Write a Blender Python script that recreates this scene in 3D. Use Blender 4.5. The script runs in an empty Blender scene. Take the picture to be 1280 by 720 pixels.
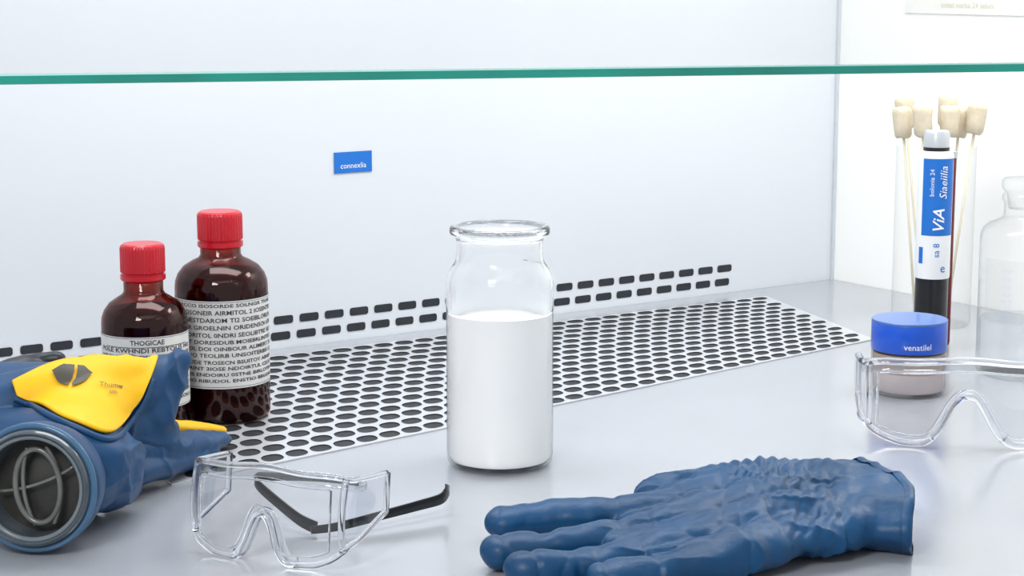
import bpy, bmesh, math, random
from mathutils import Vector, noise, Matrix
from mathutils.bvhtree import BVHTree
random.seed(4)
scene=bpy.context.scene
col=scene.collection
scene.view_settings.view_transform='Standard'
try: scene.view_settings.look='None'
except Exception: pass

# ------------------------------------------------------------ materials
def mat(name,color,rough=0.5,metal=0.0,trans=0.0,ior=1.45,coat=0.0,var=0.04,scale=30,bump=0.0,bscale=200,alpha=1.0,sss=0.0,spec=0.5):
    m=bpy.data.materials.new(name); m.use_nodes=True
    nt=m.node_tree; b=nt.nodes['Principled BSDF']
    b.inputs['Roughness'].default_value=rough
    b.inputs['Metallic'].default_value=metal
    b.inputs['Transmission Weight'].default_value=trans
    b.inputs['IOR'].default_value=ior
    b.inputs['Coat Weight'].default_value=coat
    b.inputs['Specular IOR Level'].default_value=spec
    b.inputs['Alpha'].default_value=alpha
    if sss:
        b.inputs['Subsurface Weight'].default_value=sss
        b.inputs['Subsurface Scale'].default_value=0.01
    tc=nt.nodes.new('ShaderNodeTexCoord')
    nz=nt.nodes.new('ShaderNodeTexNoise'); nz.inputs['Scale'].default_value=scale; nz.inputs['Detail'].default_value=4
    nt.links.new(tc.outputs['Object'],nz.inputs['Vector'])
    rp=nt.nodes.new('ShaderNodeValToRGB')
    c=color
    rp.color_ramp.elements[0].position=0.3; rp.color_ramp.elements[1].position=0.7
    rp.color_ramp.elements[0].color=(c[0]*(1-var),c[1]*(1-var),c[2]*(1-var),1)
    rp.color_ramp.elements[1].color=(min(1,c[0]*(1+var)),min(1,c[1]*(1+var)),min(1,c[2]*(1+var)),1)
    nt.links.new(nz.outputs['Fac'],rp.inputs['Fac'])
    nt.links.new(rp.outputs['Color'],b.inputs['Base Color'])
    if bump:
        n2=nt.nodes.new('ShaderNodeTexNoise'); n2.inputs['Scale'].default_value=bscale; n2.inputs['Detail'].default_value=5
        nt.links.new(tc.outputs['Object'],n2.inputs['Vector'])
        bp=nt.nodes.new('ShaderNodeBump'); bp.inputs['Strength'].default_value=bump; bp.inputs['Distance'].default_value=0.001
        nt.links.new(n2.outputs['Fac'],bp.inputs['Height']); nt.links.new(bp.outputs['Normal'],b.inputs['Normal'])
    return m
def srgb(r,g,b):
    f=lambda v:(v/255/12.92) if v/255<=.04045 else ((v/255+.055)/1.055)**2.4
    return (f(r),f(g),f(b))
def clear_mat(name,tint=(.985,.99,.99),edge=(.6,.64,.66),f0=.04,f1=.7,rough=0.01,power=4.0,epow=3.0):
    """thin clear wall: straight-through transparency, darker where seen edge-on, gloss rising with angle"""
    m=bpy.data.materials.new(name); m.use_nodes=True
    nt=m.node_tree; nt.nodes.clear(); L=nt.links.new
    out=nt.nodes.new('ShaderNodeOutputMaterial'); mx=nt.nodes.new('ShaderNodeMixShader')
    tr=nt.nodes.new('ShaderNodeBsdfTransparent'); gl=nt.nodes.new('ShaderNodeBsdfGlossy'); gl.inputs['Roughness'].default_value=rough
    lw=nt.nodes.new('ShaderNodeLayerWeight'); lw.inputs['Blend'].default_value=.5
    pw=nt.nodes.new('ShaderNodeMath'); pw.operation='POWER'; pw.inputs[1].default_value=power
    mu=nt.nodes.new('ShaderNodeMath'); mu.operation='MULTIPLY_ADD'; mu.inputs[1].default_value=f1-f0; mu.inputs[2].default_value=f0
    L(lw.outputs['Facing'],pw.inputs[0]); L(pw.outputs[0],mu.inputs[0]); L(mu.outputs[0],mx.inputs['Fac'])
    pe=nt.nodes.new('ShaderNodeMath'); pe.operation='POWER'; pe.inputs[1].default_value=epow
    rp=nt.nodes.new('ShaderNodeValToRGB'); rp.color_ramp.elements[0].color=(*tint,1); rp.color_ramp.elements[1].color=(*edge,1)
    L(lw.outputs['Facing'],pe.inputs[0]); L(pe.outputs[0],rp.inputs['Fac']); L(rp.outputs['Color'],tr.inputs['Color'])
    L(tr.outputs[0],mx.inputs[1]); L(gl.outputs[0],mx.inputs[2]); L(mx.outputs[0],out.inputs['Surface'])
    return m
M_wall=mat('back_panel_paint',(.66,.69,.73),.35,var=.015,scale=2.5)
M_side=mat('side_panel_white',(.94,.94,.915),.4,var=.01,scale=3)
M_ceil=mat('ceiling_white',(.88,.9,.92),.6,var=.01)
M_trim=mat('trim_grey',(.55,.59,.63),.4,var=.03)
M_bench=mat('bench_steel',(.43,.45,.485),.18,metal=.3,var=.02,scale=6,bump=.02,bscale=400)
M_grille=mat('grille_steel',(.56,.58,.61),.26,metal=.3,var=.02,scale=10)
M_dark=mat('dark_void',(.016,.017,.021),.6,var=.15)
M_slot=mat('slot_dark',(.022,.025,.032),.6,var=.15)
M_glass=clear_mat('clear_glass',(.995,.997,.997),(.76,.80,.81),.03,.5,epow=4)
M_jarglass=clear_mat('clear_jar_glass',(.997,.999,.999),(.70,.73,.74),.03,.5,epow=5)
M_refglass=mat('refractive_glass',(.99,.995,.995),.0,trans=1,ior=1.32,var=.002)
M_faintglass=clear_mat('pale_clear_glass',(.995,.995,.993),(.88,.89,.89),.03,.3,epow=3)
M_milk=mat('milky_liquid',(.997,.998,1.0),.35,var=.001)
M_amber=clear_mat('amber_glass',(.70,.34,.27),(.26,.07,.05),.035,.5,rough=.03,epow=2.5)
M_amberliq=mat('dark_red_liquid',(.042,.012,.009),.6,var=.2,scale=12,coat=0,spec=.08)
M_red=mat('red_cap_plastic',srgb(188,8,32),.32,var=.05,coat=.2)
M_paper=mat('label_paper',(.68,.68,.67),.6,var=.05,scale=60)
M_ink=mat('label_ink',(.035,.035,.04),.6,var=.1)
M_blue=mat('blue_label',srgb(22,108,196),.45,var=.03)
M_white=mat('white_plastic',(.85,.86,.87),.35,var=.02)
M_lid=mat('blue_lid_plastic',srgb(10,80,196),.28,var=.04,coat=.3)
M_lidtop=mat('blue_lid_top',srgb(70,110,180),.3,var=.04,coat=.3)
M_frost=clear_mat('frosted_plastic',(.96,.955,.955),(.72,.71,.73),.05,.5,rough=.15)
M_sample=mat('sample_content',srgb(166,144,130),.5,var=.06)
M_sampleb=mat('sample_base',srgb(196,184,184),.5,var=.04)
M_black=mat('black_plastic',(.008,.009,.011),.3,var=.2,coat=.1)
M_silver=mat('silver_cap',(.52,.55,.57),.3,metal=.2,var=.04)
M_redtube=mat('dark_red_tube',srgb(110,30,34),.3,var=.05)
M_glove=mat('blue_rubber',srgb(4,62,102),.44,var=.20,scale=18,bump=.5,bscale=150,spec=.42)
M_mask=mat('mask_rubber_blue',srgb(20,64,104),.46,var=.16,scale=16,bump=.3,bscale=180,spec=.4)
M_maskdark=mat('mask_inner_black',srgb(30,36,44),.4,var=.2,scale=30)
M_yellow=mat('yellow_rubber',srgb(234,178,10),.5,var=.05,scale=30,bump=.25,bscale=160,spec=.35)
M_bluerim=mat('translucent_blue_rim',srgb(80,120,155),.15,trans=.4,ior=1.4,var=.05)
M_canister=mat('canister_grey',srgb(62,72,80),.22,var=.12,scale=30,coat=.5)
M_canister_l=mat('canister_bar_grey',srgb(92,94,91),.28,var=.2,scale=60,coat=.3)
M_canister_d=mat('canister_brown_grey',srgb(44,43,41),.4,var=.35,scale=60)
M_clearring=mat('clear_ring_plastic',srgb(140,150,156),.12,trans=.5,ior=1.4,var=.05)
M_emblem=mat('emblem_ink',srgb(66,64,54),.5,var=.1)
M_swab=mat('cotton_beige',srgb(214,202,178),.9,var=.08,scale=90,bump=.6,bscale=220)
M_stick=mat('pale_wood_stick',srgb(234,226,202),.6,var=.04)
M_lens=clear_mat('clear_lens',(.955,.96,.972),(.72,.74,.78),.08,.8,rough=.03,epow=3)
M_rim=mat('clear_rim_plastic',(.96,.97,.985),.05,trans=1,ior=1.34,var=.01)
M_brow=clear_mat('clear_brow_plastic',(.93,.94,.95),(.66,.68,.72),.12,.8,epow=2)
M_pane=clear_mat('sash_glass',(.985,.99,.99),(.9,.95,.93),.12,.5)
M_green=mat('green_glass_edge',(.0,.25,.19),.10,var=.4,scale=5,coat=.6)
M_edgehl=mat('painted_edge_highlight',srgb(160,222,210),.15,var=.1,scale=4,coat=.5)  # pale colour that paints in a highlight along the sash edge
M_notice=mat('notice_paper',(.86,.85,.79),.6,var=.02)
M_noticeink=mat('notice_ink',(.66,.60,.42),.6,var=.05)

# ------------------------------------------------------------ helpers
def mesh_obj(name,verts,faces,m,parent=None,smooth=True,auto=None):
    me=bpy.data.meshes.new(name); me.from_pydata([tuple(v) for v in verts],[],faces); me.update()
    mats=m if isinstance(m,list) else [m]
    for q in mats: me.materials.append(q)
    bm=bmesh.new(); bm.from_mesh(me); bmesh.ops.recalc_face_normals(bm,faces=bm.faces); bm.to_mesh(me); bm.free()
    if smooth:
        for p in me.polygons: p.use_smooth=True
        if auto is not None:
            me.set_sharp_from_angle(angle=math.radians(auto))
    o=bpy.data.objects.new(name,me); col.objects.link(o)
    if parent: o.parent=parent
    return o
def thing(name,label,cat,loc,group=None,rot=0):
    e=bpy.data.objects.new(name,None); col.objects.link(e); e.location=loc; e.rotation_euler=(0,0,rot); e.empty_display_size=.02
    e['label']=label; e['category']=cat
    if group: e['group']=group
    return e
def thing_part(name,parent):
    e=bpy.data.objects.new(name,None); col.objects.link(e); e.parent=parent; e.empty_display_size=.01
    return e
def revolve(prof,segs=96,rib=None):
    V=[];F=[];rings=[]
    for i,(r,z) in enumerate(prof):
        if r<=1e-7:
            rings.append([len(V)]); V.append((0,0,z))
        else:
            ids=[]
            for k in range(segs):
                a=2*math.pi*k/segs
                rr=r*(1+(rib(k,i) if rib else 0))
                ids.append(len(V)); V.append((rr*math.cos(a),rr*math.sin(a),z))
            rings.append(ids)
    for A,B in zip(rings,rings[1:]):
        if len(A)==1 and len(B)==1: continue
        for k in range(segs):
            k2=(k+1)%segs
            if len(A)==1: F.append((A[0],B[k],B[k2]))
            elif len(B)==1: F.append((A[k],A[k2],B[0]))
            else: F.append((A[k],A[k2],B[k2],B[k]))
    return V,F
def cyl_patch(r,z0,z1,a0,a1,n=64,nz=2):
    V=[];F=[]
    for j in range(nz+1):
        for i in range(n+1):
            a=a0+(a1-a0)*i/n; V.append((r*math.cos(a),r*math.sin(a),z0+(z1-z0)*j/nz))
    for j in range(nz):
        for i in range(n):
            q=j*(n+1)+i; F.append((q,q+1,q+n+2,q+n+1))
    return V,F
def text_geo(s,size,align='CENTER',bold=0,shear=0):
    cu=bpy.data.curves.new('t','FONT'); cu.body=s; cu.size=size; cu.align_x=align; cu.align_y='CENTER'; cu.resolution_u=2; cu.offset=bold; cu.shear=shear
    ob=bpy.data.objects.new('t',cu); col.objects.link(ob)
    dg=bpy.context.evaluated_depsgraph_get(); me=bpy.data.meshes.new_from_object(ob.evaluated_get(dg))
    V=[v.co.copy() for v in me.vertices]; F=[tuple(p.vertices) for p in me.polygons]
    bpy.data.objects.remove(ob); bpy.data.meshes.remove(me)
    return V,F
def merge(geos):
    V=[];F=[]
    for v,f in geos:
        n=len(V); V+=list(v); F+=[tuple(i+n for i in q) for q in f]
    return V,F
def rect(u0,v0,u1,v1,n=12):
    V=[];F=[]
    for i in range(n+1):
        u=u0+(u1-u0)*i/n; V+= [Vector((u,v0,0)),Vector((u,v1,0))]
    for i in range(n): F.append((2*i,2*i+2,2*i+3,2*i+1))
    return V,F
def slice_geo(geo,step,axis=0):
    """cut a flat outline into narrow strips so it bends cleanly round a curve"""
    V,F=geo
    bm=bmesh.new(); vs=[bm.verts.new(tuple(v)) for v in V]
    for f in F:
        try: bm.faces.new([vs[i] for i in f])
        except ValueError: pass
    lo=min(v[axis] for v in V); hi=max(v[axis] for v in V)
    no=(1,0,0) if axis==0 else (0,1,0)
    u=lo+step
    while u<hi:
        co=[0,0,0]; co[axis]=u
        bmesh.ops.bisect_plane(bm,geom=bm.verts[:]+bm.edges[:]+bm.faces[:],plane_co=co,plane_no=no,dist=1e-7)
        u+=step
    bm.verts.index_update()
    out=[v.co.copy() for v in bm.verts],[tuple(v.index for v in f.verts) for f in bm.faces]
    bm.free(); return out
def wrap(geo,r,phi,zc):
    V,F=slice_geo(geo,r*.16)
    return [((r*math.cos(phi+v[0]/r)),(r*math.sin(phi+v[0]/r)),zc+v[1]) for v in V],F
def shift(geo,dx,dy):
    return [Vector((v[0]+dx,v[1]+dy,0)) for v in geo[0]],geo[1]
def rot90(geo):
    return [Vector((-v[1],v[0],0)) for v in geo[0]],geo[1]
def catmull(P,n=8,closed=False):
    P=[Vector(p) for p in P]; out=[]; N=len(P)
    rng=range(N if closed else N-1)
    for i in rng:
        if closed: p0,p1,p2,p3=P[(i-1)%N],P[i],P[(i+1)%N],P[(i+2)%N]
        else: p0,p1,p2,p3=P[max(i-1,0)],P[i],P[i+1],P[min(i+2,N-1)]
        for k in range(n):
            t=k/n
            out.append(.5*((2*p1)+(-p0+p2)*t+(2*p0-5*p1+4*p2-p3)*t*t+(-p0+3*p1-3*p2+p3)*t**3))
    if not closed: out.append(P[-1])
    return out
def tube(path,r,segs=8,closed=False,scale2=1.0,up=Vector((0,0,1))):
    V=[];F=[];N=len(path)
    for i,p in enumerate(path):
        a=path[(i-1)%N] if (closed or i>0) else p; b=path[(i+1)%N] if (closed or i<N-1) else p
        t=(b-a).normalized(); sd=t.cross(up)
        if sd.length<1e-4: sd=t.cross(Vector((0,1,0)))
        sd.normalize(); u=sd.cross(t).normalized()
        rr=r(i/(N-1)) if callable(r) else r
        for k in range(segs):
            an=2*math.pi*k/segs; V.append(p+sd*math.cos(an)*rr+u*math.sin(an)*rr*scale2)
    L=N if closed else N-1
    for i in range(L):
        j=(i+1)%N
        for k in range(segs):
            k2=(k+1)%segs; F.append((i*segs+k,i*segs+k2,j*segs+k2,j*segs+k))
    if not closed:
        F.append(tuple(range(segs))); F.append(tuple((N-1)*segs+k for k in range(segs)))
    return V,F
def blob(chains,voxel,smooth_it,zmin=0.0005,disp=None,flat=1.0,grow=1.0,shells=()):
    bm=bmesh.new()
    for ch in chains:
        for i in range(max(1,len(ch)-1)):
            a=ch[i]; b=ch[min(i+1,len(ch)-1)]
            d=(Vector(a[:3])-Vector(b[:3])).length
            n=max(1,int(d/(min(a[3],b[3])*.25)))
            for k in range(n+1):
                t=k/n; p=[a[j]*(1-t)+b[j]*t for j in range(4)]
                bmesh.ops.create_icosphere(bm,subdivisions=3,radius=p[3]*grow,matrix=Matrix.Translation(p[:3])@Matrix.Diagonal((1,1,flat,1)))
    for (V,F) in shells:
        vs=[bm.verts.new(tuple(v)) for v in V]
        for f in F: bm.faces.new([vs[i] for i in f])
    me=bpy.data.meshes.new('b'); bm.to_mesh(me); bm.free()
    ob=bpy.data.objects.new('b',me); col.objects.link(ob)
    md=ob.modifiers.new('r','REMESH'); md.mode='VOXEL'; md.voxel_size=voxel; md.use_smooth_shade=True
    ms=ob.modifiers.new('s','SMOOTH'); ms.factor=.6; ms.iterations=smooth_it
    dg=bpy.context.evaluated_depsgraph_get(); m2=bpy.data.meshes.new_from_object(ob.evaluated_get(dg))
    bpy.data.objects.remove(ob)
    if disp:
        nn=[v.normal.copy() for v in m2.vertices]
        for v,n in zip(m2.vertices,nn): v.co+=n*disp(v.co)
    for v in m2.vertices:
        if v.co.z<zmin: v.co.z=zmin
    for p in m2.polygons: p.use_smooth=True
    m2.update()
    return m2
def mesh_part(name,me,m,parent,off):
    me.name=name; me.materials.clear(); me.materials.append(m)
    for v in me.vertices: v.co-=Vector(off)
    o=bpy.data.objects.new(name,me); col.objects.link(o); o.parent=parent
    return o

# ------------------------------------------------------------ room shell
A=Vector((-.5241,1.9223,0)); D=Vector((.820204,.572071,0)); N=Vector((.572071,-.820204,0))
def wp(s,v,z): return A+D*s+N*v+Vector((0,0,z))
FRAME=Matrix(((D.x,-N.x,0,A.x),(D.y,-N.y,0,A.y),(0,0,1,0),(0,0,0,1)))
def reframe(o):
    o.data.transform(FRAME.inverted()); o.matrix_world=FRAME; return o
SR=1.1728; SL=-.75; VF=1.35; TOP=.95
def box(pts_lo,z0,z1):
    V=[Vector((p.x,p.y,z0)) for p in pts_lo]+[Vector((p.x,p.y,z1)) for p in pts_lo]
    n=len(pts_lo); F=[tuple(range(n))[::-1],tuple(range(n,2*n))]+[(i,(i+1)%n,(i+1)%n+n,i+n) for i in range(n)]
    return V,F
V,F=box([wp(SL,0,0),wp(SR+.03,0,0),wp(SR+.03,-.03,0),wp(SL,-.03,0)],-.03,TOP)
nf=len(F)
def rounded(cx,cy,w,h,r,n=5):
    P=[]
    for sx,sy,a0 in((1,1,0),(-1,1,90),(-1,-1,180),(1,-1,270)):
        for k in range(n+1):
            a=math.radians(a0+90*k/n); P.append((cx+sx*(w/2-r)+r*math.cos(a)*(1),cy+sy*(h/2-r)+r*math.sin(a)))
    return P
s=-.16
while s<.985:
    for z in(.0325,.0145):
        P=rounded(s+(.0 if z>.02 else -.004),z,.0245,.0092,.003); b=len(V)
        V+=[wp(p[0],.0006,p[1]) for p in P]; F.append(tuple(range(b,b+len(P))))
    s+=.0325
wall=mesh_obj('wall_back',V,F,[M_wall,M_slot],smooth=False)
for i,p in enumerate(wall.data.polygons):
    if i>=nf: p.material_index=1
wall['kind']='structure'; reframe(wall)
V,F=box([wp(SR,0,0),wp(SR,VF,0),wp(SR+.03,VF,0),wp(SR+.03,0,0)],-.03,TOP)
o=reframe(mesh_obj('wall_right',V,F,M_side,smooth=False)); o['kind']='structure'
V,F=box([wp(SL,-.03,0),wp(SR+.03,-.03,0),wp(SR+.03,VF,0),wp(SL,VF,0)],TOP,TOP+.03)
o=reframe(mesh_obj('ceiling',V,F,M_ceil,smooth=False)); o['kind']='structure'
V,F=box([wp(SR-.005,0.0,0),wp(SR,0.0,0),wp(SR,.004,0),wp(SR-.005,.004,0)],0,TOP)
o=reframe(mesh_obj('trim_1',V,F,M_trim,smooth=False)); o['kind']='structure'
V,F=box([wp(SL,0.001,0),wp(SR-.001,0.001,0),wp(SR-.001,VF,0),wp(SL,VF,0)],-.03,0)
o=reframe(mesh_obj('work_surface',V,F,M_bench,smooth=False)); o['label']='pale grey brushed steel worktop of a laboratory cabinet'; o['category']='worktop'

# pale notice on the side panel
e=thing('printed_notice','pale beige printed notice stuck on the white side panel','notice',wp(SR-.0012,.225,.398))
e.rotation_euler=(math.radians(90),0,math.atan2(N.y,N.x))
mesh_obj('sheet',*box([Vector((-.105,-.035,0)),Vector((.105,-.035,0)),Vector((.105,.035,0)),Vector((-.105,.035,0))],-.0004,.0004),M_notice,e,smooth=False)
g=[shift(text_geo('soitel norba 24 seluni',.010),0,-.024),shift(text_geo('bolires untio des larti',.008),-.01,-.010)]
V,F=merge(g)
mesh_obj('printing',[(v.x,v.y,.0008) for v in V],F,M_noticeink,e,smooth=False)

# ------------------------------------------------------------ perforated grille
def grille():
    BL=Vector((-.4749,1.9223,0));FL=Vector((-.2797,1.5312,0));BR=Vector((.3294,2.4507,0));FR=Vector((.4139,2.158,0))
    def q(u,v): return (BL*(1-u)+BR*u)*(1-v)+(FL*(1-u)+FR*u)*v
    nu,nv=36,14; zt=.0012; zb=.0003
    V=[];F=[];fm=[]
    def add(p,z): V.append((p.x,p.y,z)); return len(V)-1
    m=.004; ms=.004
    def Q(a,b,z): return add(q(m+(1-2*m)*a,ms+(1-2*ms)*b),z)
    for j in range(nv):
        off=.5 if j%2 else 0.0
        cells=[(i+off,i+1+off) for i in range(nu) if i+1+off<=nu]
        v0,v1=j/nv,(j+1)/nv
        if off:
            for a,b in((0,.5),(nu-.5,nu)):
                F.append((Q(a/nu,v0,zt),Q(b/nu,v0,zt),Q(b/nu,v1,zt),Q(a/nu,v1,zt))); fm.append(0)
        for a,b in cells:
            n=20; outer=[];inn=[];low=[]
            for k in range(n):
                an=2*math.pi*(k+.5)/n; c,s_=math.cos(an),math.sin(an)
                g=max(abs(c),abs(s_)); ox,oy=c/g,s_/g
                cx,cy=(a+b)/2,(v0+v1)/2*nv
                outer.append(Q((cx+ox*.5)/nu,(cy+oy*.5)/nv,zt))
                sx=math.copysign(abs(c)**.8,c)*.42; sy=math.copysign(abs(s_)**.85,s_)*.38
                inn.append(Q((cx+sx)/nu,(cy+sy)/nv,zt)); low.append(Q((cx+sx)/nu,(cy+sy)/nv,zb+.0001))
            cor=[Q(a/nu,v0,zt),Q(b/nu,v0,zt),Q(b/nu,v1,zt),Q(a/nu,v1,zt)]
            for k in range(n):
                k2=(k+1)%n
                F.append((outer[k],outer[k2],inn[k2],inn[k])); fm.append(0)
                F.append((inn[k],inn[k2],low[k2],low[k])); fm.append(1)
            for ci,kk in((2,2),(3,7),(0,12),(1,17)):
                F.append((outer[kk],cor[ci],outer[(kk+1)%n])) ; fm.append(0)
    for (u0,v0,u1,v1) in((0,0,1,ms),(0,1-ms,1,1),(0,ms,m,1-ms),(1-m,ms,1,1-ms)):
        F.append(tuple(add(q(a,b),zt) for a,b in((u0,v0),(u1,v0),(u1,v1),(u0,v1)))); fm.append(0)
    C=[q(0,0),q(1,0),q(1,1),q(0,1)]
    for i in range(4):
        a,b=C[i],C[(i+1)%4]; F.append((add(a,0.0002),add(b,0.0002),add(b,zt),add(a,zt))); fm.append(0)
    F.append(tuple(add(p,zb) for p in C)); fm.append(1)
    me=bpy.data.meshes.new('perforated_grille'); me.from_pydata(V,[],F); me.materials.append(M_grille); me.materials.append(M_dark)
    for p,k in zip(me.polygons,fm): p.material_index=k
    o=bpy.data.objects.new('perforated_grille',me); col.objects.link(o)
    o['label']='perforated steel airflow grille with rows of oval holes on worktop'; o['category']='grille'
grille()

# ------------------------------------------------------------ blue wall label
e=thing('blue_label','small blue rectangular label stuck on the pale cabinet wall','label',wp(.4195,.0008,.204))
e.rotation_euler=(math.radians(90),0,math.atan2(D.y,D.x))
mesh_obj('plate',*box([Vector((-.0245,-.0118,0)),Vector((.0245,-.0118,0)),Vector((.0245,.0118,0)),Vector((-.0245,.0118,0))],0,.0006),M_blue,e,smooth=False)
tv,tf=text_geo('connexlia',.0088); mesh_obj('lettering',[(v.x,v.y-.004,.0009) for v in tv],tf,M_white,e,smooth=False)

# ------------------------------------------------------------ sash
P0=Vector((-.6,1.1203,0)); P1=Vector((.72,1.4185,0)); sd=(P1-P0).normalized(); sn=Vector((sd.y,-sd.x,0))
e=thing('sash_window','clear glass sliding sash with green polished lower edge','window',P0*.5+P1*.5+Vector((0,0,.3515)))
c0=e.location
def slab(z0,z1,y0,y1):
    V,F=box([P0+sn*y0,P1+sn*y0,P1+sn*y1,P0+sn*y1],z0,z1)
    return [v-c0 for v in V],F
mesh_obj('glass_pane',*slab(.3555,TOP,-.003,.003),M_pane,e,smooth=False)
mesh_obj('glass_edge',*slab(.3494,.3547,-.0032,.0032),M_green,e,smooth=False)
mesh_obj('edge_highlight',*slab(.3547,.3555,-.0032,.0032),M_edgehl,e,smooth=False)  # thin strip standing in for the glint above the green edge

# ------------------------------------------------------------ wide mouth jar with milky liquid
e=thing('reagent_jar','clear wide-mouth glass jar filled with milky white liquid','jar',(-.0104,1.605,.0003))
outer=[(0,0.0025),(.034,.0015),(.038,0),(.0425,.0008),(.0449,.004),(.0456,.010),(.0456,.1300),(.0456,.149),(.0454,.154),(.0445,.159),(.0424,.1642),(.0396,.1682),(.0376,.1715),(.0368,.175),(.0367,.187),(.0374,.1905),(.0395,.1925),(.0418,.1935),(.0426,.1955),(.0424,.1985),(.0412,.2005)]
inner=[(.037,.2005),(.0352,.199),(.0343,.195),(.0340,.186),(.0342,.1758),(.0354,.1705),(.0376,.1664),(.0402,.1622),(.0424,.1572),(.0434,.1530),(.0438,.148),(.0440,.1300),(.0450,.1285),(.0450,.010),(.0432,.0048),(.038,.0036),(0,.0036)]
zs=1.025
V,F=revolve([(r,z*zs) for r,z in outer+inner],128)
jar=mesh_obj('glass_body',V,F,[M_jarglass,M_refglass],e)
for p in jar.data.polygons:
    if p.center.z>.1302*zs: p.material_index=1
mesh_obj('liquid',*revolve([(r,z*zs) for r,z in [(0,.0038),(.038,.0038),(.0428,.0052),(.0448,.0105),(.0448,.1283),(.0443,.1276),(.0425,.1272),(0,.1272)]],128),M_milk,e,auto=50)

# ------------------------------------------------------------ amber bottles
def amber(loc,R,zb,zs,zn,rn,rc,zc0,zc1,liq,lab,label,lines,phi):
    e=thing('reagent_bottle',label,'bottle',loc,group='red-capped amber bottles')
    h=zn-zb
    o=[(0,.003),(R*.8,.002),(R*.86,0),(R*.95,.0015),(R,.006),(R,zb),(R*.985,zb+h*.2),(R*.93,zb+h*.42),(R*.81,zb+h*.65),(R*.63,zb+h*.82),(rn*1.10,zb+h*.93),(rn,zn+.001),(rn,zc0+.02)]
    w=.0016
    i=[(rn-w,zc0+.02),(rn-w,zn+.001),(rn*1.10-w,zb+h*.91),(R*.63-w,zb+h*.79),(R*.81-w,zb+h*.62),(R*.93-w,zb+h*.4),(R*.985-w,zb+h*.18),(R-w,zb),(R-w,.007),(R*.93,.0045),(0,.0045)]
    mesh_obj('glass_body',*revolve(o+i,96),M_amber,e)
    lp=[(0,.0048),(R*.92,.0048),(R-w-.0004,.0075)]
    inn=sorted([(z,r) for r,z in i[1:8]])
    def rin(z):
        for (z0,r0),(z1,r1) in zip(inn,inn[1:]):
            if z0<=z<=z1: return r0+(r1-r0)*(z-z0)/(z1-z0)
        return inn[-1][1]
    n=14
    lp.append((R-w-.0004,zb))
    for k in range(1,n+1):
        z=zb+(liq-zb)*k/n; lp.append((rin(z)-.0006,z))
    lp.append((0,liq))
    mesh_obj('liquid',*revolve(lp,96),M_amberliq,e,auto=50)
    c=thing_part('cap',e)
    cp=[(0,zc1),(rc*.86,zc1),(rc*.95,zc1-.0012),(rc*.985,zc1-.003),(rc,zc1-.0045),(rc,zc0+.006),(rc*.93,zc0+.005),(rc*.93,zc0+.004)]
    def rib(k,ii): return (0.014 if (k//2)%2 else -.014) if 3<=ii<=5 else 0
    mesh_obj('cap_shell',*revolve(cp+[(rc*.9,zc0+.004),(rc*.9,zc1-.004),(0,zc1-.004)],160,rib),M_red,c,auto=25)
    mesh_obj('tamper_ring',*revolve([(rc*.92,zc0+.004),(rc*1.02,zc0+.0035),(rc*1.02,zc0-.0005),(rc*.98,zc0-.0015),(rc*.9,zc0-.0015),(rc*.9,zc0+.004)],96),M_red,c,auto=35)
    z0,z1=lab
    L=thing_part('label',e)
    mesh_obj('paper',*cyl_patch(R+.0004,z0,z1,phi-1.75,phi+1.75),M_paper,L)
    geos=[]
    H=z1-z0
    for (txt,size,fy,bar) in lines:
        g=text_geo(txt,size,bold=.0001)
        xs=[v.x for v in g[0]]; wd=max(xs)-min(xs)
        tgt=R*2.6; k=tgt/wd if bar==0 else 1.0
        g=([Vector((v.x*k,v.y,0)) for v in g[0]],g[1])
        geos.append(wrap(shift(g,0,0),R+.0007,phi,z0+H*fy))
        if bar==2: geos.append(wrap(rect(-R*1.1,-.0003,R*1.1,.0003),R+.0007,phi,z0+H*fy-size*.65))
    for fy in (.985,.02): geos.append(wrap(rect(-R*1.5,-.0002,R*1.5,.0002,20),R+.0007,phi,z0+H*fy))
    mesh_obj('printing',*merge(geos),M_ink,L,smooth=False)
    return e
lines1=[('SERCCO ISOSORDE SOLNGR TIOBE',.0044,.945,0),('CYLOSONEIR AIRMITOL 2 IOSENTIR',.0058,.865,0),('OIGNESTDAROM TI2 SOEIBLORUN',.0058,.78,0),('CISOR GROELNIN ORIDENSOI LEB',.0056,.695,0),('OCTORITOL 0NDRI SEOLIBTRE SIO',.0056,.61,0),('ISTOIT DORESIDUB MOIEBRLINTEO',.0050,.53,0),('RESNOL DOI OINBOUR ALIMERT SB',.0050,.455,0),('CRISNO TEOLIRB UNSOITERBIS OI',.0050,.38,0),('NURSODE TROSECN BSUITOY ABNER',.0048,.30,0),('BELORINT 3IOSE NDOIRTUL CEOLI',.0046,.23,0),('LORTIS ENDOIRU 0STNE BIRLOTEN',.0044,.16,0),('TENSIO RIBUDOL ENSTIO BRUOSE',.0042,.09,0)]
lines2=[('THOGICAE',.0062,.92,2),('POLE KWHNDI REBTOLIS NO',.0056,.815,0),('NBOXLED MTISO OILENTUBES',.0054,.72,0),('RELWUB SIONTER 2 OTRIENSO',.0052,.63,0),('INEOMFRI SARLIN PUEDOLITO',.0048,.54,0),('LAOMBRU TONEIS ENBDIRONS',.0046,.46,0),('BOLISAW TOERDUNI SOITERUL',.0048,.38,0),('SEINTOR BULODE RISNABLIOT',.0044,.30,0),('TONIBRES UDOLERIN OTESBI',.0044,.22,0),('ERSIBOL UNTIO DRENSOLE',.0044,.13,0)]
amber((-.2725,1.776,.0015),.0433,.125,0,.154,.0188,.0208,.1635,.1955,.139,(.035,.117),'larger brown glass bottle with ribbed red cap and printed white label',lines1,math.atan2(-1.776,.2725)+.12)
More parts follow.
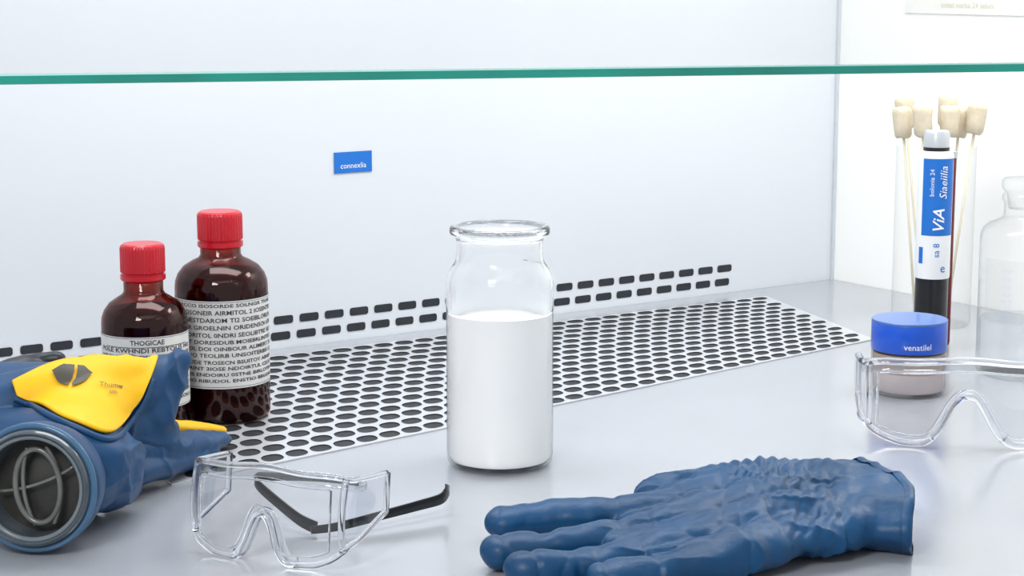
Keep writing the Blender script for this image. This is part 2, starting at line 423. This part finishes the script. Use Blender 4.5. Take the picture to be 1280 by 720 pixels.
amber((-.3320,1.706,.0015),.0385,.103,0,.131,.0176,.0198,.1435,.1750,.116,(.030,.096),'smaller brown glass bottle with ribbed red cap beside the respirator',lines2,math.atan2(-1.706,.3320)+.05)

# ------------------------------------------------------------ sample jar with blue lid
e=thing('sample_jar','small translucent sample jar with flat blue screw lid','jar',(.3969,1.8847,.0003))
mesh_obj('jar_body',*revolve([(0,.001),(.032,.0005),(.0360,.002),(.0370,.006),(.0370,.042),(.0345,.050),(.0345,.058)],96),M_frost,e)
mesh_obj('sample',*revolve([(0,.0235),(.0352,.0235),(.0356,.042),(0,.0425)],64),M_sample,e,auto=50)
mesh_obj('jar_base',*revolve([(0,.0036),(.033,.0038),(.0352,.007),(.0352,.0233),(0,.0233)],64),M_sampleb,e,auto=50)
l=thing_part('lid',e)
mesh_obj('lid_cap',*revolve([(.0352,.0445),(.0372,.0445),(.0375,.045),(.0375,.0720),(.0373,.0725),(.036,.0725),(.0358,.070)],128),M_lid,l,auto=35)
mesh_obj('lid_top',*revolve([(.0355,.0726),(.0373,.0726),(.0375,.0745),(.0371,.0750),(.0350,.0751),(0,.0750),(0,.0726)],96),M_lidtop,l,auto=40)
ph=math.atan2(-1.8847,-.3969)
mesh_obj('lettering',*wrap(text_geo('venatilel',.0085),.0378,ph+.25,.052),M_white,l,smooth=False)

# ------------------------------------------------------------ standing tube
e=thing('marker_tube','tall white tube with blue label, grey cap and black base','tube',(.4625,2.0883,.0003))
R=.0186
mesh_obj('base',*revolve([(0,0),(R*.9,0),(R*.97,.001),(R*.97,.084),(0,.084)],64),M_black,e,auto=40)
mesh_obj('barrel',*revolve([(0,.084),(R,.084),(R*1.02,.086),(R*1.02,.218),(R*.98,.222),(R*.8,.2235),(0,.2235)],64),M_white,e,auto=40)
mesh_obj('neck_band',*revolve([(0,.2236),(R*.76,.2236),(R*.76,.2275),(0,.2275)],64),M_black,e,auto=40)
mesh_obj('cap',*revolve([(0,.2276),(R*.74,.2276),(R*.74,.243),(R*.66,.2455),(0,.2455)],64),M_silver,e,auto=40)
ph=math.atan2(-2.0883,-.4625)
L=thing_part('label',e)
mesh_obj('blue_panel',*cyl_patch(R*1.03,.132,.216,ph-.75,ph+1.35,24),M_blue,L)
g=[wrap(shift(rot90(text_geo('Siaeiilia',.0125,shear=.25)),.010,0),R*1.045,ph,.190),wrap(shift(rot90(text_geo('bolonia 24',.007)),-.003,0),R*1.045,ph,.190),wrap(shift(rot90(text_geo('ViA',.0180,bold=.0002,shear=.3)),.006,0),R*1.045,ph,.148)]
mesh_obj('panel_lettering',*merge(g),M_white,L,smooth=False)
mesh_obj('small_lettering',*wrap(shift(rot90(text_geo('sa 8',.010)),.004,0),R*1.04,ph,.116),M_blue,L,smooth=False)
mesh_obj('round_mark',*wrap(shift(text_geo('e',.014),.012,0),R*1.04,ph,.096),M_blue,L,smooth=False)
mesh_obj('blue_mark',*wrap(rect(-.017,-.009,-.0115,.009),R*1.04,ph,.110),M_blue,L,smooth=False)
e=thing('slim_tube','slim dark red capped test tube standing behind white tube','tube',(.4885,2.125,.0003))
mesh_obj('tube_body',*revolve([(0,0),(.004,.001),(.0048,.005),(.0048,.212),(0,.212)],32),M_redtube,e,auto=50)
mesh_obj('tube_cap',*revolve([(0,.212),(.0055,.212),(.0055,.219),(0,.220)],32),M_silver,e,auto=40)

# ------------------------------------------------------------ swab jar and swabs
cx,cy=.501,2.262
e=thing('swab_jar','tall clear glass cylinder jar holding cotton swabs','jar',(cx,cy,.0003))
mesh_obj('glass_body',*revolve([(0,.001),(.044,0),(.0465,.003),(.0465,.210),(.0470,.213)],96),M_faintglass,e)
for i,(dx,dy,tx,ty,h) in enumerate([(-.030,.0,-.040,.004,.240),(-.014,-.018,-.022,-.022,.244),(.012,-.012,.010,-.018,.243),(.024,.006,.028,.010,.240),(.030,-.004,.043,-.010,.246),(-.01,.02,-.032,.030,.250),(.005,.02,.018,.030,.252)]):
    b=Vector((cx+dx*.6,cy+dy*.6,.0042)); t=Vector((cx+tx,cy+ty,h))
    w=thing('cotton_swab','pale wooden stick with a thick beige cotton head','cotton swab',b,group='cotton swabs in the glass jar')
    d=t-b
    mesh_obj('stick',*tube([Vector((0,0,0)),d*.5,d],.0016,8),M_stick,w)
    ax=d.normalized(); V,F=revolve([(0,-.018),(.008,-.0178),(.0100,-.015),(.0108,-.006),(.0112,.004),(.0116,.012),(.0108,.0165),(.0085,.018),(0,.0183)],24)
    qm=Vector((0,0,1)).rotation_difference(ax).to_matrix()
    mesh_obj('cotton_head',[qm@(Vector(v)*(1+.10*noise.noise(Vector(v)*160+d*50)))+d for v in V],F,M_swab,w)

# ------------------------------------------------------------ clear bottle
e=thing('glass_bottle','clear glass reagent bottle with stopper and faint white label','bottle',(.5400,1.975,.0003))
o_=[(0,.002),(.044,.001),(.049,0),(.0518,.004),(.0525,.010),(.0525,.141),(.0521,.147),(.0500,.153),(.0445,.158),(.0370,.161),(.0315,.164),(.0295,.168),(.0295,.180),(.0315,.183),(.0320,.187),(.0300,.190)]
mesh_obj('glass_body',*revolve(o_,96),M_glass,e)
mesh_obj('stopper',*revolve([(0,.174),(.025,.174),(.0275,.190),(.0310,.193),(.0325,.196),(.0325,.202),(.0305,.205),(0,.206)],64),M_glass,e)
mesh_obj('liquid',*revolve([(0,.0048),(.0475,.0048),(.0502,.0105),(.0502,.058),(0,.058)],64),clear_mat('clear_liquid',(.97,.98,.99),(.88,.90,.93),.03,.3),e,auto=50)
ph=math.atan2(-1.975,-.54)
L=thing_part('label',e)
M_tl=clear_mat('translucent_label',(.97,.972,.975),(.92,.93,.94),.06,.2,rough=.4)
mesh_obj('paper',*cyl_patch(.0529,.060,.125,ph-1.0,ph+.9,40),M_tl,L)
g=[wrap(text_geo(t,sz),.0532,ph-.45,z) for t,sz,z in(('soluti',.006,.115),('no 25',.005,.106),('purifi',.005,.098),('lab gr',.0045,.090),('nor 10',.0045,.083))]
mesh_obj('printing',*merge(g),mat('faint_ink',(.66,.70,.73),.6,var=.03),L,smooth=False)

# ------------------------------------------------------------ goggles builder
def goggles(e,w,h,Ls,notch_h,notch_w,curve,rim_r,lean,side_drop,rc=.016,inset=.007):
    cols=140; rows=12
    fr=w; tot=w+Ls
    def pos(u):
        sg=1 if u>=0 else -1; a=abs(u)*tot
        if a<fr-rc: return sg*a, curve*(a/w)**2*w*.5
        y0=curve*((fr-rc)/w)**2*w*.5
        arc=rc*math.pi/2
        b=a-(fr-rc)
        if b<arc:
            th=b/rc; return sg*(fr-rc+rc*math.sin(th)), y0+rc*(1-math.cos(th))
        return sg*(fr+.02*(b-arc)), y0+rc+(b-arc)
    def tb(u):
        a=abs(u)*tot
        x=min(a/w,1.0)
        top=h*(1-.10*x**4+.02*math.cos(x*6))
        bot=notch_h*math.exp(-(a/notch_w)**2.6)+h*.02*(x**2)+ (h*.20*max(0,(x-.55)/.45)**2)
        if a>w:
            k=(a-w)/Ls
            top-=side_drop*h*k; bot+=h*.20*k
        return bot,top
    V=[];F=[];topE=[];botE=[]
    def P(u,f=None,z=None,off=0):
        x,y=pos(u); b,t=tb(u)
        if z is None: z=b+(t-b)*f
        f=(z-b)/(t-b)
        return Vector((x,y-.004*math.sin(math.pi*max(0,min(1,f)))+lean*(z/h)-off,z+rim_r))
    for i in range(cols+1):
        u=-1+2*i/cols
        for j in range(rows+1):
            p=P(u,j/rows); V.append(p)
            if j==0: botE.append(p)
            if j==rows: topE.append(p)
    for i in range(cols):
        for j in range(rows):
            q=i*(rows+1)+j; F.append((q,q+rows+1,q+rows+2,q+1))
    mesh_obj('lens_shield',V,F,M_lens,e)
    mesh_obj('rim',*tube(botE+topE[::-1],rim_r,12,closed=True),M_rim,e)
    mid=[p+Vector((0,.008,0)) for p in botE[cols//2-16:cols//2+17]]
    mesh_obj('nose_bridge',*tube(mid,rim_r*1.1,10,scale2=1.3),M_rim,e)
    bar=[p+Vector((0,.004,-.006)) for p in topE[22:-22]]
    mesh_obj('brow_bar',*tube(bar,rim_r*.7,8,scale2=2.2),M_brow,e)
    uc=(w-.004)/tot; um=(w-inset-.006)/tot
    lo=[P(-um+2*um*i/80,z=tb(-um+2*um*i/80)[0]+inset,off=.001) for i in range(81)]
    hi=[P(um-2*um*i/80,z=tb(um-2*um*i/80)[1]-inset*1.3,off=.001) for i in range(81)]
    mesh_obj('moulded_ridge',*tube(lo+hi,rim_r*.35,8,closed=True),M_rim,e)
    for sg in(-1,1):
        rd=[P(sg*uc,f/12) for f in range(13)]
        mesh_obj('corner_ridge',*tube(rd,rim_r*1.1,10,up=Vector((0,1,0))),M_rim,e)
def ribbon(path,hh,th):
    V=[];F=[];n=len(path)
    for i,p in enumerate(path):
        a=path[max(i-1,0)];b=path[min(i+1,n-1)]; t=(b-a).normalized(); sd_=Vector((t.y,-t.x,0))
        if sd_.length<1e-5: sd_=Vector((0,1,0))
        sd_.normalize(); u=sd_.cross(t).normalized()
        if u.z<0:u=-u
        k=i/(n-1); H2=hh*(.75+.5*k)/2
        for (sx,sz) in((-1,-.8),(-.6,-1),(.6,-1),(1,-.8),(1,.8),(.6,1),(-.6,1),(-1,.8)):
            V.append(p+sd_*sx*th/2+u*sz*H2)
    for i in range(n-1):
        for k in range(8): F.append((i*8+k,i*8+(k+1)%8,(i+1)*8+(k+1)%8,(i+1)*8+k))
    F.append(tuple(range(8))); F.append(tuple((n-1)*8+k for k in range(8)))
    return V,F
loc=Vector((-.181,1.318,.0003))
e=thing('safety_glasses','clear safety glasses with black folded temples lying on worktop','safety glasses',loc)
fr=thing_part('frame',e); fr.rotation_euler=(0,0,math.radians(-25))
goggles(fr,.067,.067,.048,.034,.0135,.40,.0023,.008,.08)
TA=[(-.118,1.432,.030),(-.150,1.442,.031),(-.185,1.446,.031),(-.1974,1.4452,.030),(-.196,1.438,.026),(-.1772,1.4191,.016),(-.160,1.401,.009),(-.1466,1.390,.006)]
TB=[(-.150,1.384,.0062),(-.130,1.391,.007),(-.0945,1.4146,.010),(-.070,1.432,.012),(-.056,1.444,.013),(-.0515,1.450,.016),(-.0505,1.453,.022)]
for pth in(TA,TB):
    P=[p-loc for p in catmull(pth,8)]
    mesh_obj('temple',*ribbon(P,.0080,.0020),M_black,e,auto=40)['label']='black plastic temple'
loc=Vector((.402,1.648,.0003))
e=thing('safety_goggles','large clear wraparound safety goggles resting on worktop','goggles',loc)
fr=thing_part('frame',e); fr.rotation_euler=(0,0,math.radians(-7))
goggles(fr,.092,.074,.05,.044,.024,.45,.0032,.008,.05,rc=.022)

# ------------------------------------------------------------ glove
gl=[
 [(-.006,1.380,.013,.0135),(.03,1.391,.0145,.0145),(.072,1.394,.014,.0148),(.127,1.403,.020,.018)],
 [(-.008,1.308,.013,.0138),(.034,1.318,.0150,.0150),(.081,1.343,.015,.0150),(.128,1.352,.020,.018)],
 [(.010,1.270,.012,.0132),(.055,1.282,.014,.0146),(.101,1.301,.015,.0150),(.136,1.312,.020,.018)],
 [(.064,1.252,.011,.0132),(.116,1.270,.013,.0146),(.155,1.290,.018,.018)],
 [(.110,1.450,.014,.014),(.135,1.462,.018,.0155),(.168,1.472,.022,.017),(.205,1.470,.024,.018)],
 [(.090,1.372,.013,.013),(.15,1.380,.019,.018)],[(.078,1.320,.013,.013),(.15,1.332,.019,.018)],[(.100,1.286,.012,.013),(.16,1.30,.018,.016)],
 [(.115,1.428,.014,.014),(.16,1.440,.020,.018)],
 [(.127,1.403,.020,.018),(.19,1.44,.025,.021),(.245,1.458,.023,.019)],
 [(.128,1.352,.020,.019),(.19,1.39,.026,.023),(.250,1.420,.025,.021)],
 [(.136,1.312,.020,.018),(.19,1.35,.024,.022),(.254,1.385,.024,.020)],
 [(.155,1.290,.018,.018),(.21,1.322,.019,.018),(.254,1.352,.019,.018)],
 [(.15,1.42,.022,.018),(.16,1.462,.021,.015)],[(.245,1.458,.023,.019),(.256,1.40,.025,.020),(.254,1.352,.019,.018)],
 [(.205,1.470,.024,.018),(.245,1.460,.023,.018)],[(.19,1.44,.025,.021),(.20,1.325,.020,.019)],[(.22,1.44,.025,.020),(.23,1.345,.022,.019)],[(.14,1.41,.020,.018),(.15,1.30,.018,.018)],[(.175,1.43,.022,.020),(.18,1.31,.019,.018)]]
def ridge(q,k=2.2,pw=3):
    r=1-abs(noise.noise(q))*k
    return max(0,r)**pw
def sup(x,y,z,ca,sa):
    return noise.noise(Vector((x*18,y*30,z*30)))*.0050+ridge(Vector((x*9+2,y*46,z*20)))*.0030
def cuffshell(rings,n=128,close=True):
    V=[];F=[]
    for (x,hw,hh) in rings:
        for k in range(n):
            a=2*math.pi*k/n; ca,sa=math.cos(a),math.sin(a)
            yy=1.405+hw*ca; zz=.0195+hh*math.copysign(abs(sa)**.95,sa)
            xx=x-(yy-1.41)*.20-.022*(max(0,yy-1.42)/.06)**2-.014*(max(0,1.385-yy)/.055)**2+.003*math.sin(yy*60)
            p=Vector((xx,yy,zz)); p+=Vector((0,ca,sa))*sup(xx,yy,zz,ca,sa)
            V.append(p)
    for j in range(len(rings)-1):
        for k in range(n): F.append((j*n+k,j*n+(k+1)%n,(j+1)*n+(k+1)%n,(j+1)*n+k))
    if close:
        F.append(tuple(range(n))[::-1]); F.append(tuple((len(rings)-1)*n+k for k in range(n)))
    return V,F
sleeve=cuffshell([(.225,.060,.0200),(.240,.066,.0220),(.254,.0700,.0232),(.266,.0725,.0242),(.275,.0745,.0252),(.2815,.0760,.0260),(.2845,.0755,.0256),(.2850,.0740,.0240),(.2830,.0725,.0226),(.276,.0705,.0212),(.268,.0680,.0200)])
def fold(p):
    k=max(0,min(1,(.262-p.x)/.02))
    d=noise.noise(Vector((p.x*22,p.y*34,p.z*26)))*.0036*k
    d+=noise.noise(Vector((p.x*75,p.y*38,p.z*38)))*.0014
    d+=ridge(Vector((p.x*13+2,p.y*44,p.z*14)))*.0028*max(0,min(1,(p.x-.03)/.08))*k
    d-=ridge(Vector((p.x*46+4,p.y*16,p.z*12)),3.0,2)*.0016*k
    wx=math.exp(-((p.x-.208+(p.y-1.40)*.18)/.032)**2)
    w=wx*(.45+.70*math.exp(-((p.y-1.45)/.055)**2))
    ph=(p.x*.96-p.y*.20)*700+noise.noise(Vector((p.x*22,p.y*42,p.z*30)))*5
    d+=w*.0017*math.cos(ph)*(.7+.8*abs(noise.noise(p*26)))-wx*.0020
    return d
me=blob(gl,.0015,8,disp=fold,flat=.78,grow=1.12,shells=[sleeve])
gloc=Vector((.16,1.37,0))
e=thing('rubber_glove','wrinkled blue rubber glove lying flat with gathered wrist','glove',gloc)
mesh_part('glove_body',me,M_glove,e,gloc)
V,F=cuffshell([(.2800,.0765,.0264),(.2832,.0778,.0276),(.2862,.0778,.0276),(.2876,.0764,.0262),(.2866,.0746,.0246),(.2845,.0738,.0238)],close=False)
V=[Vector((v.x,v.y,max(.0006,v.z)))-gloc for v in V]
mesh_obj('cuff_hem',V,F,M_glove,e)

# ------------------------------------------------------------ respirator
rl=[[(-.395,1.438,.045,.042),(-.335,1.414,.048,.044),(-.345,1.445,.045,.045)],
 [(-.335,1.412,.048,.042),(-.32,1.44,.04,.036)],
 [(-.43,1.47,.05,.05),(-.37,1.50,.065,.045),(-.335,1.51,.075,.035),(-.305,1.535,.080,.026),(-.272,1.55,.101,.009)],
 [(-.46,1.5,.06,.05),(-.37,1.50,.065,.045)],[(-.345,1.445,.045,.045),(-.345,1.49,.075,.035)],
 [(-.335,1.51,.06,.035),(-.305,1.535,.045,.028),(-.300,1.545,.03,.024)],
 [(-.272,1.55,.101,.008),(-.284,1.54,.080,.014),(-.296,1.53,.058,.020)],
 [(-.41,1.46,.078,.028),(-.355,1.48,.090,.025),(-.31,1.52,.099,.014)]]
def rdisp(p):
    k=max(0,min(1,(.072-p.z)/.012)); k=max(k,max(0,min(1,(p.x+.292)/.01)))
    d=noise.noise(p*18)*.0020*k
    d+=(ridge(Vector((p.x*30,p.y*12,p.z*12)),2.4)*.0040-.001)*k
    d+=ridge(Vector((p.x*20+6,p.y*22,p.z*44)),2.6)*.0018*k
    return d
me=blob(rl,.0018,10,disp=rdisp)
rloc=Vector((-.37,1.47,0))
e=thing('respirator_mask','blue and yellow rubber respirator mask with round grey filter cartridge','respirator',rloc)
bvh=BVHTree.FromPolygons([v.co.copy() for v in me.vertices],[tuple(p.vertices) for p in me.polygons])
mesh_part('face_piece',me,M_mask,e,rloc)
dr=Vector((-.21,.957,-.204)).normalized()
def proj(x,z,off):
    P=Vector((x,1.5,z)); h=bvh.ray_cast(P-dr*.4,dr)
    if h[0] is None:
        h=bvh.find_nearest(P)
    return h[0]+h[1]*off*(1 if h[1].dot(dr)<0 else -1)
def patch(top,bot,nu,nv,off):
    T=catmull([(a,0,b) for a,b in top],nu//(len(top)-1)); B=catmull([(a,0,b) for a,b in bot],nu//(len(bot)-1))
    n=min(len(T),len(B)); V=[];F=[]
    for j in range(nv+1):
        for i in range(n):
            p=T[i].lerp(B[i],j/nv); V.append(proj(p.x,p.z,off)-rloc)
    for j in range(nv):
        for i in range(n-1):
            q=j*n+i; F.append((q,q+1,q+n+1,q+n))
    return V,F
def skin(o,th,it=6):
    ms=o.modifiers.new('m','SMOOTH'); ms.factor=.5; ms.iterations=it
    md=o.modifiers.new('s','SOLIDIFY'); md.thickness=th; md.offset=1
V,F=patch([(-.398,.093),(-.368,.107),(-.338,.114),(-.306,.117),(-.280,.1135)],[(-.394,.083),(-.376,.074),(-.350,.062),(-.321,.053),(-.297,.082)],32,18,.0016)
V=[v+Vector((0,-.3,1)).normalized()*noise.noise(v*32)*.0016 for v in V]
o=mesh_obj('yellow_panel',V,F,M_yellow,e)
skin(o,.0024)
low=[(-.396,.081),(-.376,.072),(-.350,.060),(-.320,.050),(-.297,.074),(-.287,.096)]
pl=catmull([(a,0,b) for a,b in low],10)
path=[proj(p.x,p.z,.0010)-rloc for p in pl]
for _ in range(3): path=[(path[max(i-1,0)]+path[i]*2+path[min(i+1,len(path)-1)])/4 for i in range(len(path))]
mesh_obj('binding',*tube(path,.0026,10),M_mask,e)
g=[]
# solid dark shield split by a slanting gap
fld=[(-.3660,.1000),(-.3575,.1045),(-.3500,.1040),(-.3535,.0870),(-.3570,.0880),(-.3625,.0930)]
g.append(([Vector((a,b,0)) for a,b in fld],[tuple(range(6))]))
bar=[(-.3480,.1040),(-.3430,.1035),(-.3370,.0985),(-.3410,.0915),(-.3470,.0880),(-.3510,.0870)]
g.append(([Vector((a,b,0)) for a,b in bar],[tuple(range(6))]))
V,F=merge(g); V,F=slice_geo((V,F),.0015); V,F=slice_geo((V,F),.0015,1)
mesh_obj('emblem',[proj(v[0],v[1],.0056)-rloc for v in V],F,M_emblem,e,smooth=False)
V,F=merge([shift(text_geo('Thumer',.0056),-.323,.0885),shift(text_geo('salb',.0040),-.323,.0832)])
mesh_obj('lettering',[proj(v[0],v[1],.0056)-rloc for v in V],F,M_emblem,e,smooth=False)
cc=Vector((-.346,1.338,.0505)); ax=Vector((-.10,-.97,.10)).normalized()
c=thing_part('filter_cartridge',e); c.location=cc-rloc; c.rotation_euler=Vector((0,0,1)).rotation_difference(ax).to_euler()
mesh_obj('collar',*revolve([(.034,-.055),(.0425,-.040),(.0462,-.024),(.0470,-.013),(.0460,-.008),(.0440,-.007),(.0435,-.03)],96),M_mask,c,auto=60)
def circ(r,z,x0=0,ex=1): return [Vector((x0+r*ex*math.cos(a*math.pi/24),r*math.sin(a*math.pi/24),z)) for a in range(48)]
mesh_obj('blue_rim',*tube(circ(.0448,-.006),.0026,10,closed=True),M_bluerim,c)
mesh_obj('housing',*revolve([(0,-.034),(.0425,-.034),(.0435,-.02),(.0432,-.006),(.0420,0),(.040,.002),(.0385,.001),(.036,-.008),(.0340,-.024),(0,-.024)],96),M_canister,c,auto=50)
mesh_obj('clear_ring',*tube(circ(.0375,-.002),.0022,10,closed=True),M_clearring,c)
mesh_obj('filter_face',*revolve([(0,-.0200),(.02,-.0215),(.0345,-.0235)],48),M_canister_d,c)
gs=[]
gs.append(tube(circ(.0270,-.0120,.001,.62),.0022,10,closed=True))
for x0,bw in((-.004,-.006),(.010,.008)):
    P=[Vector((x0+bw*(1-(t/6)**2),.0285*t/6,-.0125)) for t in range(-6,7)]
    gs.append(tube(catmull(P,3),.0016,8))
P=[Vector((-.030+.005*t,-.006+.0012*t+.0006*(t-6)**2*.2,-.0140)) for t in range(13)]
gs.append(tube(P,.0013,8))
mesh_obj('grille',*merge(gs),M_canister_l,c)
sb=[[( -.312,1.515,.036,.022),(-.290,1.545,.028,.020),(-.268,1.60,.018,.016),(-.256,1.650,.010,.009)],[(-.31,1.50,.020,.020),(-.285,1.545,.016,.016),(-.262,1.60,.010,.012)]]
me=blob(sb,.0018,6,zmin=.0020,disp=lambda p:noise.noise(p*40)*.0014+ridge(p*30)*.0016,flat=.7)
mesh_part('blue_strap',me,M_mask,e,rloc)
sy=[[(-.302,1.540,.048,.010),(-.290,1.575,.039,.0120),(-.272,1.615,.028,.0115),(-.259,1.648,.018,.008)]]
me=blob(sy,.0014,5,zmin=.0020,disp=lambda p:noise.noise(p*50)*.0008,flat=.5)
mesh_part('yellow_strap',me,M_yellow,e,rloc)
sk=[[(-.43,1.53,.085,.014),(-.40,1.55,.098,.009),(-.375,1.555,.101,.007)],[(-.44,1.50,.090,.010),(-.39,1.54,.095,.008)]]
me=blob(sk,.0022,4,disp=lambda p:noise.noise(p*80)*.0015)
mesh_part('head_harness',me,M_maskdark,e,rloc)

# ------------------------------------------------------------ light
w=bpy.data.worlds.new('World'); scene.world=w; w.use_nodes=True
bg=w.node_tree.nodes['Background']; bg.inputs['Color'].default_value=(.95,.97,1,1); bg.inputs['Strength'].default_value=.70
def area(name,loc,target,sx,sy,power,color):
    L=bpy.data.lights.new(name,'AREA'); L.shape='RECTANGLE'; L.size=sx; L.size_y=sy; L.energy=power; L.color=color
    o=bpy.data.objects.new(name,L); col.objects.link(o); o.location=loc
    o.rotation_euler=(Vector(target)-Vector(loc)).to_track_quat('-Z','Y').to_euler()
    return o
area('cabinet_lamp',(-.12,1.72,.92),(-.12,1.72,0),.8,.35,7.4,(1,1,1))
area('side_fill',(.60,2.0,.85),(.62,2.2,.05),.35,.3,4.8,(1,.99,.96))  # unseen fill light, added to brighten the right panel and rear counter
area('front_fill',(-.5,.1,1.1),(0,1.65,.05),.45,.45,19,(1,1,1))  # unseen front light, added to lift the milk and other front faces
# ------------------------------------------------------------ camera
cd=bpy.data.cameras.new('camera'); cam=bpy.data.objects.new('camera',cd); col.objects.link(cam)
cam.location=(0,0,.42); cam.rotation_euler=(math.radians(90)-math.atan(400/2400),0,0)
cd.sensor_width=36; cd.lens=2400/1280*36; cd.clip_start=.01
scene.camera=cam
